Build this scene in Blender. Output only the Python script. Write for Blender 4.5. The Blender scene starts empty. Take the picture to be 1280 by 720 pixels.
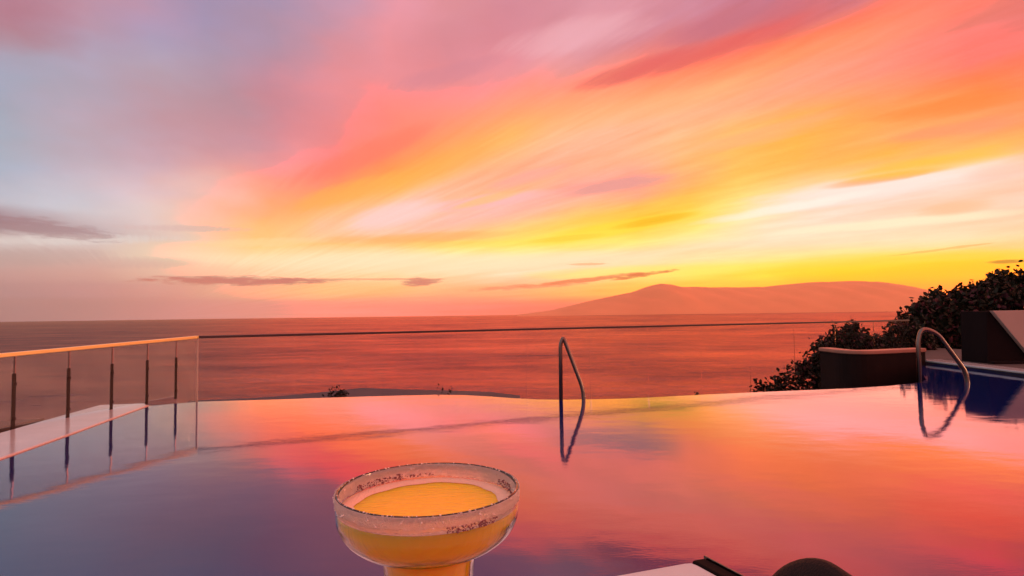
import bpy, bmesh, math, random
import numpy as np
from mathutils import Vector, Matrix
random.seed(7); rng = np.random.default_rng(11)
scene = bpy.context.scene
COL = scene.collection

# ------------------------------------------------------------------ camera
FPX, EYE = 720.0, 1.5                      # focal length in pixels of a 1280 wide frame, eye height above the pool water
PITCH, ROLL = math.atan(32.0 / 720.0), math.atan(16.0 / 1280.0)
r0, f0 = Vector((1, 0, 0)), Vector((0, math.cos(PITCH), math.sin(PITCH)))
u0 = r0.cross(f0)
cR = r0 * math.cos(ROLL) - u0 * math.sin(ROLL)
cU = u0 * math.cos(ROLL) + r0 * math.sin(ROLL)
cam_d = bpy.data.cameras.new("camera")
cam_d.sensor_width = 36.0; cam_d.lens = 36.0 * FPX / 1280.0
cam_d.clip_start = 0.02; cam_d.clip_end = 80000.0
cam = bpy.data.objects.new("camera", cam_d); COL.objects.link(cam)
M = Matrix((cR, cU, -f0)).transposed().to_4x4(); M.translation = Vector((0, 0, EYE))
cam.matrix_world = M
scene.camera = cam

def ray(px, py):                           # viewing direction measured in the photograph
    return (cR * (px - 640) / FPX + cU * (360 - py) / FPX + f0)
def on_z(px, py, z=0.0):                   # where that direction meets a level
    d = ray(px, py); t = (z - EYE) / d.z
    return Vector((d.x * t, d.y * t, z))
def on_y(px, py, Y):                       # where it reaches a distance
    d = ray(px, py); t = Y / d.y
    return Vector((d.x * t, Y, EYE + d.z * t))

# ------------------------------------------------------------------ view + render
scene.view_settings.view_transform = 'Standard'
scene.view_settings.look = 'None'
scene.view_settings.exposure = 0.0
scene.view_settings.gamma = 1.0
scene.render.engine = 'CYCLES'
scene.cycles.max_bounces = 14
scene.cycles.transparent_max_bounces = 16
scene.cycles.transmission_bounces = 14
scene.cycles.volume_bounces = 1
scene.cycles.use_denoising = True

# ------------------------------------------------------------------ sky: dusk clouds, colours as a function of direction
# rows of the sunset as measured: height angle rows, bearing columns (every 80 px of the photograph's width)
SKY = {
 0: [(185,125,140),(180,140,160),(205,150,165),(165,145,175),(165,140,170),(195,155,180),(235,155,170),(225,148,155),(215,140,155),(212,142,155),(222,145,158),(215,145,165),(200,120,135),(205,120,135),(248,130,108),(245,128,108),(232,112,110)],
 40:[(182,132,142),(180,155,172),(168,158,185),(172,152,178),(165,145,165),(190,145,160),(240,150,155),(222,145,155),(222,140,152),(235,165,175),(220,140,150),(208,122,135),(225,105,105),(252,125,95),(250,148,100),(240,130,118),(242,115,112)],
 80:[(172,170,190),(182,168,190),(185,165,182),(182,158,170),(172,142,158),(235,145,150),(245,148,150),(220,135,140),(235,145,155),(222,148,155),(250,135,115),(248,120,95),(252,160,95),(248,160,130),(242,142,125),(252,125,110),(248,125,105)],
 120:[(162,168,185),(180,170,190),(190,160,175),(195,152,162),(178,138,155),(222,138,142),(252,138,125),(252,138,122),(250,150,130),(250,165,120),(250,178,120),(250,178,120),(250,175,130),(250,162,118),(250,155,100),(250,140,75),(250,145,70)],
 160:[(175,180,198),(190,175,190),(200,155,165),(200,150,160),(225,135,145),(228,138,145),(252,135,115),(252,160,110),(252,190,95),(250,190,135),(250,192,155),(250,195,135),(252,190,90),(252,178,85),(252,175,90),(250,165,110),(255,140,60)],
 200:[(175,185,205),(195,182,198),(205,165,175),(212,160,170),(250,155,155),(230,140,145),(253,125,95),(253,170,90),(253,195,110),(250,180,140),(252,190,140),(253,190,110),(253,190,90),(253,180,80),(253,180,75),(255,200,40),(253,200,180)],
 240:[(190,198,215),(205,200,212),(215,205,215),(240,175,165),(253,165,130),(253,145,105),(253,185,85),(250,185,150),(250,190,110),(245,175,150),(240,160,140),(253,190,85),(253,215,70),(253,200,80),(252,225,205),(253,225,215),(253,210,195)],
 280:[(165,130,140),(195,175,180),(235,215,215),(250,200,175),(250,190,130),(248,200,190),(248,215,205),(248,195,190),(248,195,160),(250,205,95),(250,200,60),(253,245,130),(253,225,205),(253,215,195),(253,220,180),(253,210,180),(253,215,175)],
 300:[(225,205,200),(228,212,208),(235,215,208),(248,210,170),(252,195,110),(250,190,110),(250,185,110),(250,200,90),(250,225,70),(252,225,70),(253,240,110),(253,225,195),(253,222,195),(253,225,185),(253,225,180),(253,225,180),(253,220,165)],
 320:[(200,165,155),(215,180,170),(240,205,190),(250,220,180),(252,225,165),(252,230,180),(252,230,190),(253,232,190),(253,240,200),(253,228,195),(253,225,185),(253,230,170),(253,235,150),(253,235,140),(253,228,130),(253,220,80),(253,215,90)],
 340:[(205,155,145),(215,160,148),(228,170,155),(248,195,160),(252,215,165),(252,222,175),(252,225,165),(252,225,180),(253,228,185),(253,222,180),(253,225,140),(255,240,90),(253,235,90),(254,215,40),(255,208,10),(254,205,10),(253,190,10)],
 360:[(195,145,135),(205,148,138),(222,155,140),(235,158,140),(250,180,140),(252,200,130),(252,195,120),(250,185,130),(250,175,130),(252,195,110),(252,200,90),(252,200,80),(252,190,80),(252,185,70),(253,185,40),(253,165,30),(250,150,30)],
 385:[(180,130,122),(192,138,128),(212,148,135),(228,150,135),(240,152,130),(246,158,132),(246,150,125),(245,145,120),(243,138,112),(243,135,108),(243,135,105),(243,135,100),(243,130,95),(243,130,95),(245,130,90),(248,128,85),(248,125,80)],
}
EXTRA = [ # finer streaks
 (400,262,(253,190,90)),(320,262,(253,175,110)),(450,200,(252,128,105)),(400,215,(250,125,110)),(420,245,(253,175,95)),
 (480,215,(253,165,85)),(520,225,(253,190,80)),(600,235,(248,180,160)),(640,215,(240,165,150)),(560,252,(250,195,140)),(600,248,(253,195,110)),
 (640,260,(245,180,185)),(600,268,(248,185,190)),(560,275,(248,198,198)),(500,262,(248,210,205)),(700,250,(245,180,175)),(760,225,(243,160,150)),
 (720,262,(250,205,110)),(640,290,(248,205,110)),(560,292,(250,195,120)),(680,310,(252,245,120)),(640,308,(245,230,70)),(720,300,(253,235,80)),(600,308,(250,235,120)),
 (800,278,(238,180,40)),(840,272,(240,190,50)),(760,284,(240,205,70)),(840,290,(254,252,120)),(880,262,(253,225,80)),(920,255,(253,235,110)),(960,246,(253,235,190)),
 (1000,245,(255,248,235)),(1060,236,(254,240,230)),(1120,228,(254,235,225)),(1180,215,(254,232,225)),(1240,205,(253,225,215)),
 (1040,232,(253,195,110)),(1080,225,(250,175,110)),(1140,215,(253,180,110)),(1200,205,(253,190,80)),(1100,212,(253,195,60)),(1160,198,(254,205,50)),(1240,186,(255,190,50)),(1280,184,(255,165,60)),
 (1000,290,(254,245,205)),(1080,282,(254,243,205)),(1160,275,(254,240,205)),(1220,262,(253,222,195)),(960,292,(253,240,190)),
 (1160,262,(252,195,150)),(1210,257,(252,190,120)),(1260,255,(253,215,185)),(1040,265,(252,215,205)),(1100,260,(252,215,205)),
 (1220,220,(252,210,190)),(1000,300,(253,218,185)),(1120,240,(253,228,215)),
 (0,262,(170,130,140)),(40,268,(175,140,145)),(20,282,(160,122,128)),(80,284,(175,145,150)),(0,248,(200,190,200)),(80,262,(212,205,212)),(100,290,(190,160,165)),(0,300,(226,208,202)),(0,313,(200,170,165)),(40,312,(205,175,168)),(100,255,(215,208,215)),
 (160,282,(222,205,208)),(200,285,(238,220,216)),(240,290,(225,180,175)),(180,292,(220,185,180)),(330,305,(252,215,120)),
 (720,50,(238,170,180)),(700,60,(235,160,172)),(500,90,(225,140,148)),(520,80,(218,138,148)),(560,60,(218,138,150)),(600,100,(238,150,158)),(620,90,(238,150,160)),
 (240,0,(165,145,178)),(160,5,(208,150,165)),(150,15,(195,150,165)),(500,140,(255,140,118)),(480,150,(255,135,120)),(520,170,(255,138,112)),
 (360,130,(205,138,148)),(340,150,(195,138,150)),(440,180,(235,140,150)),(400,165,(228,142,150)),(360,190,(248,152,155)),(340,205,(252,150,150)),
 (960,112,(252,165,130)),(990,100,(250,162,138)),(1000,88,(250,160,120)),(1060,65,(248,150,125)),(1000,60,(252,145,95)),(1100,40,(250,152,100)),
 (1240,160,(252,155,130)),(1200,165,(250,165,125)),(1180,130,(250,138,75)),(1240,115,(250,138,75)),(1140,160,(252,170,120)),(1240,145,(252,165,80)),
 (960,40,(235,105,100)),(920,60,(250,115,95)),(880,72,(250,125,100)),(840,90,(252,140,100)),(880,88,(252,158,100)),(820,30,(212,135,148)),(860,50,(215,115,125)),(900,40,(205,115,125)),
 (800,150,(250,188,150)),(760,165,(250,190,155)),(700,180,(250,188,150)),(680,205,(248,175,148)),(860,130,(252,185,130)),(940,120,(252,175,145)),
 (990,170,(253,188,80)),(1010,165,(253,185,82)),(720,120,(250,168,115)),(680,130,(252,165,115)),(640,125,(252,155,120)),(700,105,(245,145,135)),(760,90,(248,135,125)),
]
HAZE = 4.0e-5; AIR0 = 1.1
def lin(c):
    c = c / 255.0
    return c / 12.92 if c <= 0.04045 else ((c + 0.055) / 1.055) ** 2.4
pts, cols = [], []
for y, row in SKY.items():
    for i, c in enumerate(row): pts.append((i * 80.0, float(y))); cols.append(c)
for x, y, c in EXTRA: pts.append((float(x), float(y))); cols.append(c)
pts = np.array(pts); cols = np.array([[lin(v) for v in c] for c in cols])
VX, VY = 190.0, 392.0                       # where the cloud streets run together on the horizon
def measured(px, py):
    dx, dy = px - VX, VY - py
    d = pts - np.array([px, py])
    if py < 300 and dx > 60:
        a = math.atan2(dy, dx) * 0.85
        sa, sc = 38.0, 12.0
        if py < 230 and px < 700: sa, sc = 38.0, 12.0 + 16.0 * min(1, (700 - px) / 250) * min(1, (230 - py) / 90)
    elif py < 300:
        a, sa, sc = 0.25 if px > 120 else 0.0, 38.0, 20.0
        if py > 240: a, sa, sc = -0.12, 42.0, 9.0
    else:
        a, sa, sc = 0.05, 60.0, 8.0
    t = (d[:, 0] * math.cos(a) - d[:, 1] * math.sin(a)) / sa
    n = (d[:, 0] * math.sin(a) + d[:, 1] * math.cos(a)) / sc
    q = t * t + n * n
    w = np.exp(-0.5 * (q - q.min())) 
    return (w[:, None] * cols).sum(0) / w.sum()
def clear_air(c, az, el):
    T = math.exp(-HAZE * min(15500.0, 503.0 / max(math.sin(max(el, 0.0)), 1e-4)))
    o = np.maximum((c - (1 - T) * np.array([AIR0 + 0.0085 * min(max(math.degrees(az), -45), 60), 0.28, 0.13])) / T, 0.004)
    k = min(max((c[0] - 0.84) / 0.08, 0.0), 1.0); k = k * k * (3 - 2 * k)
    o[0] = o[0] * (1 - k) + max(o[0], c[0] + 0.05) * k          # red is past the white level there: nothing to take off
    return o
def sky_colour(az, el):
    """az, el in radians -> linear radiance; beyond the photograph an added bright pink fill sky takes over."""
    d = Vector((math.sin(az) * math.cos(el), math.cos(az) * math.cos(el), math.sin(el)))
    depth = d.dot(f0)
    if depth > 0.12:
        px = 640 + FPX * d.dot(cR) / depth; py = 360 - FPX * d.dot(cU) / depth
    else:
        px = 1e4 if d.x > 0 else -1e4; py = -1e4
    cx, cy = min(max(px, 0), 1280), min(max(py, 0), 386)
    c = measured(cx, cy).copy()
    out = math.hypot(max(px - 1280, 0, -px), max(-py, 0) * 1.0)
    t = min(out / 900.0, 1.0); t = t * t * (3 - 2 * t) if t < 1 else 1.0
    back = np.array([0.78, 0.60, 0.60]) if d.x < 0 else np.array([0.92, 0.64, 0.55])  # unseen sky, brightened as fill for whatever faces the camera
    c = c * (1 - t) + back * t
    # the photograph saw this sky through the haze built below: take that air off again
    return clear_air(c, az, el)

world = bpy.data.worlds.new("World"); scene.world = world
world.use_nodes = True
world.node_tree.nodes.clear()
nt = bpy.data.node_groups.new("sunset_sky", 'ShaderNodeTree')
nt.interface.new_socket(name="Color", in_out='OUTPUT', socket_type='NodeSocketColor')
def N(t, **kw):
    n = nt.nodes.new(t)
    for k, v in kw.items(): setattr(n, k, v)
    return n
def L(a, b): nt.links.new(a, b)
def math_(op, a, b=None, c=None, clamp=False):
    n = N('ShaderNodeMath', operation=op); n.use_clamp = clamp
    for i, v in enumerate((a, b, c)):
        if v is None: continue
        if hasattr(v, 'links'): L(v, n.inputs[i])
        else: n.inputs[i].default_value = v
    return n.outputs[0]
def mixc(f, a, b, mode='MIX'):
    n = N('ShaderNodeMix', data_type='RGBA', blend_type=mode); n.clamp_factor = True
    for s, v in ((n.inputs[0], f), (n.inputs[6], a), (n.inputs[7], b)):
        if hasattr(v, 'links'): L(v, s)
        elif isinstance(v, (int, float)): s.default_value = v
        else: s.default_value = (*v, 1)
    return n.outputs[2]
def smooth(v, lo, hi):
    n = N('ShaderNodeMapRange', interpolation_type='SMOOTHSTEP')
    L(v, n.inputs[0]); n.inputs[1].default_value = lo; n.inputs[2].default_value = hi
    return n.outputs[0]
BOOST = 1.9
HS = 4.0   # ramps store radiance / HS
def ramp(fac, cs, lo, hi):                # every ramp in a small group of its own: quick to build
    g = bpy.data.node_groups.new("sky_ramp", 'ShaderNodeTree')
    g.interface.new_socket(name="Fac", in_out='INPUT', socket_type='NodeSocketFloat')
    g.interface.new_socket(name="Color", in_out='OUTPUT', socket_type='NodeSocketColor')
    n = g.nodes.new('ShaderNodeValToRGB'); cr = n.color_ramp; k = len(cs)
    while len(cr.elements) < k: cr.elements.new(0.5)
    for i in range(k): cr.elements[i].position = i / (k - 1)
    for i in range(k): cr.elements[i].color = (*[float(v) / HS for v in cs[i]], 1)
    gi = g.nodes.new('NodeGroupInput'); go = g.nodes.new('NodeGroupOutput')
    g.links.new(gi.outputs[0], n.inputs[0]); g.links.new(n.outputs[0], go.inputs[0])
    w = N('ShaderNodeGroup'); w.node_tree = g
    L(math_('MULTIPLY_ADD', fac, 1 / (hi - lo), -lo / (hi - lo), True), w.inputs[0])
    return w.outputs[0]
def columns(coord, vals, outs):
    c = outs[0]
    for i in range(1, len(outs)):
        m = math_('MULTIPLY_ADD', coord, 1 / (vals[i] - vals[i - 1]), -vals[i - 1] / (vals[i] - vals[i - 1]), True)
        c = mixc(m, c, outs[i])
    return c
tc = N('ShaderNodeTexCoord'); sep = N('ShaderNodeSeparateXYZ'); L(tc.outputs['Generated'], sep.inputs[0])
X, Y, Z = sep.outputs
AZV = math.atan((VX - 640) / FPX)
Vv = (math.sin(AZV), math.cos(AZV)); Pv = (math.cos(AZV), -math.sin(AZV))
along = math_('ADD', math_('MULTIPLY', X, Vv[0]), math_('MULTIPLY', Y, Vv[1]))
perp = math_('ADD', math_('MULTIPLY', X, Pv[0]), math_('MULTIPLY', Y, Pv[1]))
theta = math_('ARCTAN2', Z, perp)
phi = math_('ARCCOSINE', along)
azim = math_('ARCTAN2', X, Y)
elev = math_('ARCSINE', Z)
R0 = math.radians
def noise(vec, scale, detail=4.0, rough=0.55):
    n = N('ShaderNodeTexNoise'); n.inputs['Scale'].default_value = scale
    n.inputs['Detail'].default_value = detail; n.inputs['Roughness'].default_value = rough
    L(vec, n.inputs['Vector']); return n.outputs[0]
def comb(a, b, c=0.0):
    n = N('ShaderNodeCombineXYZ')
    for i, v in enumerate((a, b, c)):
        if hasattr(v, 'links'): L(v, n.inputs[i])
        else: n.inputs[i].default_value = v
    return n.outputs[0]
# streak noise: long along the cloud streets, thin across them
street = comb(math_('MULTIPLY', phi, 1.6), math_('MULTIPLY', theta, 9.0), 3.1)
n1 = noise(street, 1.6, 6.0); n2 = noise(street, 5.0, 6.0)
blot = noise(comb(math_('MULTIPLY', phi, 3.0), math_('MULTIPLY', theta, 3.0), 7.7), 1.6, 5.0)
wob = math_('ADD', math_('MULTIPLY', math_('SUBTRACT', n1, 0.5), 0.05), math_('MULTIPLY', math_('SUBTRACT', n2, 0.5), 0.018))
fadeL = math_('SUBTRACT', 1.0, smooth(theta, R0(24), R0(46)))
wob = math_('MULTIPLY', math_('MULTIPLY', wob, fadeL), math_('ADD', math_('MULTIPLY', theta, 1.1), 0.12))
wob = math_('ADD', wob, math_('MULTIPLY', math_('MULTIPLY', math_('SUBTRACT', blot, 0.5), 0.12), smooth(theta, R0(30), R0(80))))
th = math_('ADD', theta, wob)
ph = math_('ADD', phi, math_('MULTIPLY', math_('SUBTRACT', blot, 0.5), 0.05))
R_ = math.radians
phis = [R_(v) for v in (3, 8, 12, 16, 20, 24, 28, 32, 36, 40, 45, 50, 55, 60, 66, 72, 80, 95, 125, 165)]
def dir_from(p, t):
    a, s = math.cos(p), math.sin(p)
    x = Vv[0] * a + Pv[0] * s * math.cos(t); y = Vv[1] * a + Pv[1] * s * math.cos(t); z = s * math.sin(t)
    return math.atan2(x, y), math.asin(max(-1, min(1, z)))
lo1, hi1, lo2, hi2 = R_(2.0), R_(44.0), R_(40.0), R_(180.0)
def ccol(p, t):
    az, el = dir_from(p, t); return sky_colour(az, el)
outs = []
for p in phis:
    a = ramp(th, [ccol(p, lo1 + (hi1 - lo1) * i / 31) for i in range(32)], lo1, hi1)
    b = ramp(th, [ccol(p, lo2 + (hi2 - lo2) * i / 31) for i in range(32)], lo2, hi2)
    outs.append(mixc(smooth(th, R_(40.5), R_(43.5)), a, b))
upper = columns(ph, phis, outs)
# away from the streets, on the left, the cloud lies in soft uneven heaps
nz = N('ShaderNodeTexNoise'); nz.inputs['Scale'].default_value = 3.2; nz.inputs['Detail'].default_value = 5; nz.inputs['Roughness'].default_value = 0.55
L(comb(math_('MULTIPLY', azim, 1.0), math_('MULTIPLY', elev, 2.2), 4.4), nz.inputs['Vector'])
nzs = N('ShaderNodeSeparateColor'); L(nz.outputs[1], nzs.inputs[0])
azl = math_('ADD', azim, math_('MULTIPLY', math_('SUBTRACT', nzs.outputs[0], 0.5), 0.22))
ell = math_('ADD', elev, math_('MULTIPLY', math_('SUBTRACT', nzs.outputs[1], 0.5), 0.10))
azq = [R_(v) for v in (-175, -110, -75, -58, -48, -42, -37, -32, -27, -22, -17, -12, -6, 0, 12, 40)]
e1_, e2_ = R_(5.0), R_(48.0)
leftl = columns(azl, azq, [ramp(ell, [sky_colour(a, e1_ + (e2_ - e1_) * i / 31) for i in range(32)], e1_, e2_) for a in azq])
upper = mixc(smooth(math_('ADD', theta, math_('MULTIPLY', math_('SUBTRACT', blot, 0.5), 0.5)), R_(34), R_(56)), upper, leftl)
# low horizontal layers
azs = [R_(v) for v in (-170, -90, -60, -42, -36, -30, -24, -18, -12, -6, 0, 6, 12, 18, 24, 30, 36, 42, 60, 90, 170)]
flat = comb(math_('MULTIPLY', azim, 3.0), math_('MULTIPLY', elev, 40.0), 1.3)
n3 = noise(flat, 1.5, 6.0)
ew = math_('ADD', elev, math_('MULTIPLY', math_('SUBTRACT', n3, 0.5), 0.012))
EH = R_(14.0)
low = columns(azim, azs, [ramp(ew, [sky_colour(a, max(0.001, EH * i / 31)) for i in range(32)], 0.0, EH) for a in azs])
skyc = mixc(smooth(elev, R_(6.5), R_(9.0)), low, upper)
# drifting detail
n5 = noise(comb(math_('MULTIPLY', phi, 5.0), math_('MULTIPLY', theta, 42.0), 9.4), 1.6, 5.0, 0.6)
detf = fadeL
det = math_('ADD', 1.0, math_('MULTIPLY', math_('ADD', math_('MULTIPLY', math_('SUBTRACT', n2, 0.5), 0.28), math_('MULTIPLY', math_('SUBTRACT', n5, 0.5), 0.34)), detf))
soft = math_('MULTIPLY', math_('MULTIPLY', math_('SUBTRACT', nzs.outputs[2], 0.5), 0.42), math_('SUBTRACT', 1.0, fadeL))
det = math_('ADD', det, soft)
det2 = math_('POWER', det, 1.6)
skyc = mixc(1.0, skyc, comb(math_('POWER', det, 0.35), det, det2), 'MULTIPLY')
skyc = mixc(1.0, skyc, (HS, HS, HS), 'MULTIPLY')
# small dark clouds low over the sea (bearing, height, half width, half height, slope, strength, tint)
def px_dir(px, py):
    d = ray(px, py).normalized(); return math.atan2(d.x, d.y), math.asin(d.z)
ragv = comb(math_('MULTIPLY', azim, 30.0), math_('MULTIPLY', elev, 190.0), 2.2)
rag = noise(ragv, 1.0, 6.0, 0.65)
def cloudlet(px, py, w, h, slope, k, tint):
    global skyc
    a0, e0 = px_dir(px, py)
    da = math_('SUBTRACT', azim, a0)
    u = math_('MULTIPLY', da, FPX / w)
    de = math_('SUBTRACT', math_('SUBTRACT', elev, e0), math_('MULTIPLY', da, slope))
    v = math_('MULTIPLY', de, FPX / h)
    q = math_('ADD', math_('MULTIPLY', u, u), math_('MULTIPLY', v, v))
    m = math_('SUBTRACT', math_('ADD', 1.0, math_('MULTIPLY', math_('SUBTRACT', rag, 0.5), 3.2)), q)
    f = math_('MULTIPLY', smooth(m, -0.1, 0.9), k)
    skyc = mixc(f, skyc, tint)
# long soft streamers, lying along the cloud streets
srag = noise(comb(math_('MULTIPLY', phi, 7.0), math_('MULTIPLY', theta, 46.0), 5.5), 1.0, 5.0, 0.6)
def streamer(x0, y0, x1, y1, h, k, tint, soft=1.0, amp=1.6):
    global skyc
    (a0, e0), (a1, e1) = px_dir(x0, y0), px_dir(x1, y1)
    am, em, hw = (a0 + a1) / 2, (e0 + e1) / 2, abs(a1 - a0) / 2
    da = math_('SUBTRACT', azim, am); u = math_('MULTIPLY', da, 1 / hw)
    de = math_('SUBTRACT', math_('SUBTRACT', elev, em), math_('MULTIPLY', da, (e1 - e0) / (a1 - a0)))
    v = math_('MULTIPLY', de, FPX / h)
    q = math_('ADD', math_('MULTIPLY', u, u), math_('MULTIPLY', v, v))
    m = math_('SUBTRACT', math_('ADD', 1.0, math_('MULTIPLY', math_('SUBTRACT', srag, 0.5), amp)), q)
    skyc = mixc(math_('MULTIPLY', smooth(m, -0.2, soft), k), skyc, tint)
def col(r, g, b, az, el): return tuple(float(v) for v in clear_air(np.array([lin(r) if r < 246 else 1.0, lin(g), lin(b)]), az, el))
STREAMERS = [
 # x0, y0, x1, y1, half height, strength, colour
 (690,242,850,218,10,0.85,(238,158,150)), (600,238,720,205,10,0.6,(246,172,160)), (520,262,700,240,10,0.8,(248,190,188)),
 (430,280,560,255,16,0.7,(247,212,206)), (560,262,660,236,6,0.6,(253,198,110)), (380,301,660,290,7,0.7,(250,182,110)), (640,306,900,262,10,0.6,(252,232,70)),
 (765,285,880,265,6,0.8,(240,186,45)), (650,303,760,293,4,0.5,(240,205,70)),
 (900,262,1300,196,15,0.85,(254,236,226)), (860,280,1100,238,6,0.6,(255,250,235)), (940,292,1300,262,6,0.7,(254,244,205)),
 (1140,266,1250,251,8,0.7,(252,195,150)), (1020,236,1200,206,5,0.8,(250,172,105)), (1040,226,1310,178,10,0.7,(254,200,55)),
 (1200,222,1310,206,8,0.5,(252,205,185)), (1100,176,1310,140,8,0.55,(252,150,115)), (1080,150,1310,112,10,0.6,(250,140,70)),
 (620,62,820,22,20,0.6,(240,176,184)), (700,112,1010,18,13,0.75,(232,100,98)), (820,52,1030,-4,14,0.6,(203,118,132)),
 (680,160,1000,88,16,0.35,(250,182,120)), (860,190,1060,140,12,0.35,(250,180,150)), (350,232,560,150,16,0.6,(252,128,105)),
 (350,262,520,216,14,0.6,(253,180,85)), (480,110,640,70,12,0.5,(216,138,150)), (200,325,900,318,13,0.65,(253,234,190)), (230,305,420,300,6,0.5,(252,220,160)),
 (900,340,1300,318,14,0.6,(254,216,40)), (1060,345,1330,332,12,0.7,(254,202,10)), (640,345,1000,330,9,0.5,(254,238,110)),
 (140,283,320,287,4,0.5,(222,180,172)), (-40,300,220,298,6,0.6,(232,214,205)), (-60,322,150,320,10,0.5,(200,160,150)), (60,328,260,328,7,0.4,(214,165,152)),
]
for x0, y0, x1, y1, h, k, c in STREAMERS: streamer(x0, y0, x1, y1, h, k, col(*c, *px_dir((x0 + x1) / 2, (y0 + y1) / 2)))
rose = (lin(205), lin(128), lin(118)); 
cloudlet(300, 351, 105, 6, 0.0, 0.95, rose)
cloudlet(375, 351, 45, 4, 0.0, 0.8, rose)
cloudlet(525, 352, 26, 6, 0.0, 0.9, rose)
cloudlet(470, 349, 90, 1.8, 0.0, 0.6, (lin(225), lin(160), lin(125)))
cloudlet(660, 358, 90, 3.5, 0.05, 0.7, (1.0, lin(150), lin(115)))
cloudlet(740, 349, 95, 3.2, 0.09, 0.9, (0.85, lin(140), lin(95)))
cloudlet(800, 344, 50, 3, 0.13, 0.9, (0.75, lin(125), lin(75)))
cloudlet(735, 330, 28, 1.8, 0.0, 0.6, (0.8, lin(185), lin(130)))
cloudlet(1260, 327, 18, 2, 0.0, 0.8, (0.5, lin(130), lin(30)))
cloudlet(1175, 312, 45, 1.5, 0.08, 0.5, (0.9, lin(180), lin(90)))
cloudlet(30, 282, 85, 10, -0.09, 0.55, (lin(158), lin(122), lin(128)))
# the sunset side is far brighter than a photograph can hold: its red runs past the white level
sp = N('ShaderNodeSeparateColor'); L(skyc, sp.inputs[0])
boost = math_('MULTIPLY_ADD', smooth(sp.outputs[0], 0.86, 1.08), BOOST, 1.0)
skyc = mixc(1.0, skyc, comb(boost, 1.0, 1.0), 'MULTIPLY')
L(skyc, N('NodeGroupOutput').inputs[0])
nt = world.node_tree
grp = N('ShaderNodeGroup'); grp.node_tree = bpy.data.node_groups["sunset_sky"]
bg = N('ShaderNodeBackground'); L(grp.outputs[0], bg.inputs[0]); bg.inputs[1].default_value = 1.0
wo = N('ShaderNodeOutputWorld'); L(bg.outputs[0], wo.inputs[0])
world.cycles.sampling_method = 'MANUAL'; world.cycles.sample_map_resolution = 1024

# ------------------------------------------------------------------ the last of the sun, behind thin cloud on the right
sd = bpy.data.lights.new("sun", 'SUN'); sd.energy = 0.8; sd.angle = R_(9.0); sd.color = (1.0, 0.50, 0.22)
so = bpy.data.objects.new("sun", sd); COL.objects.link(so)
SAZ, SEL = R_(84.0), R_(7.0)
sdir = Vector((math.sin(SAZ) * math.cos(SEL), math.cos(SAZ) * math.cos(SEL), math.sin(SEL)))
so.rotation_euler = sdir.to_track_quat('Z', 'Y').to_euler()

# ================================================================== helpers
def tag(o, label=None, cat=None, group=None, kind=None):
    if label: o['label'] = label
    if cat: o['category'] = cat
    if group: o['group'] = group
    if kind: o['kind'] = kind
    return o
def empty(name, loc=(0, 0, 0), rz=0.0):
    o = bpy.data.objects.new(name, None); COL.objects.link(o); o.location = loc; o.rotation_euler = (0, 0, rz)
    o.empty_display_size = 0.1
    return o
def link(name, me, mat=None, parent=None, smooth_=False):
    if mat: me.materials.append(mat)
    if smooth_:
        for p in me.polygons: p.use_smooth = True
    o = bpy.data.objects.new(name, me); COL.objects.link(o)
    if parent: o.parent = parent
    return o
def from_bm(name, bm, mat=None, parent=None, smooth_=False, bevel=0.0, seg=2):
    bmesh.ops.recalc_face_normals(bm, faces=bm.faces)
    me = bpy.data.meshes.new(name); bm.to_mesh(me); bm.free()
    o = link(name, me, mat, parent, smooth_)
    if bevel:
        m = o.modifiers.new("bevel", 'BEVEL'); m.width = bevel; m.segments = seg; m.limit_method = 'ANGLE'
    return o
def box(bm, c, s, R=None):
    vs = []
    for dx, dy, dz in ((-1,-1,-1),(1,-1,-1),(1,1,-1),(-1,1,-1),(-1,-1,1),(1,-1,1),(1,1,1),(-1,1,1)):
        v = Vector((dx * s[0] / 2, dy * s[1] / 2, dz * s[2] / 2))
        if R: v = R @ v
        vs.append(bm.verts.new(Vector(c) + v))
    for f in ((0,3,2,1),(4,5,6,7),(0,1,5,4),(1,2,6,5),(2,3,7,6),(3,0,4,7)): bm.faces.new([vs[i] for i in f])
def beam(bm, a, b, w, h):                 # rectangular bar from a to b, h vertical
    a, b = Vector(a), Vector(b); d = (b - a).normalized(); s = d.cross(Vector((0, 0, 1))).normalized(); u = s.cross(d)
    vs = []
    for p in (a, b):
        for i, j in ((-1,-1),(1,-1),(1,1),(-1,1)): vs.append(bm.verts.new(p + s * w / 2 * i + u * h / 2 * j))
    for f in ((0,1,2,3),(7,6,5,4),(0,4,5,1),(1,5,6,2),(2,6,7,3),(3,7,4,0)): bm.faces.new([vs[i] for i in f])
def prism(bm, poly, z0, z1):
    lo = [bm.verts.new((p[0], p[1], z0)) for p in poly]; hi = [bm.verts.new((p[0], p[1], z1)) for p in poly]
    n = len(poly); bm.faces.new(hi); bm.faces.new(lo[::-1])
    for i in range(n): bm.faces.new((lo[i], lo[(i + 1) % n], hi[(i + 1) % n], hi[i]))
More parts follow.
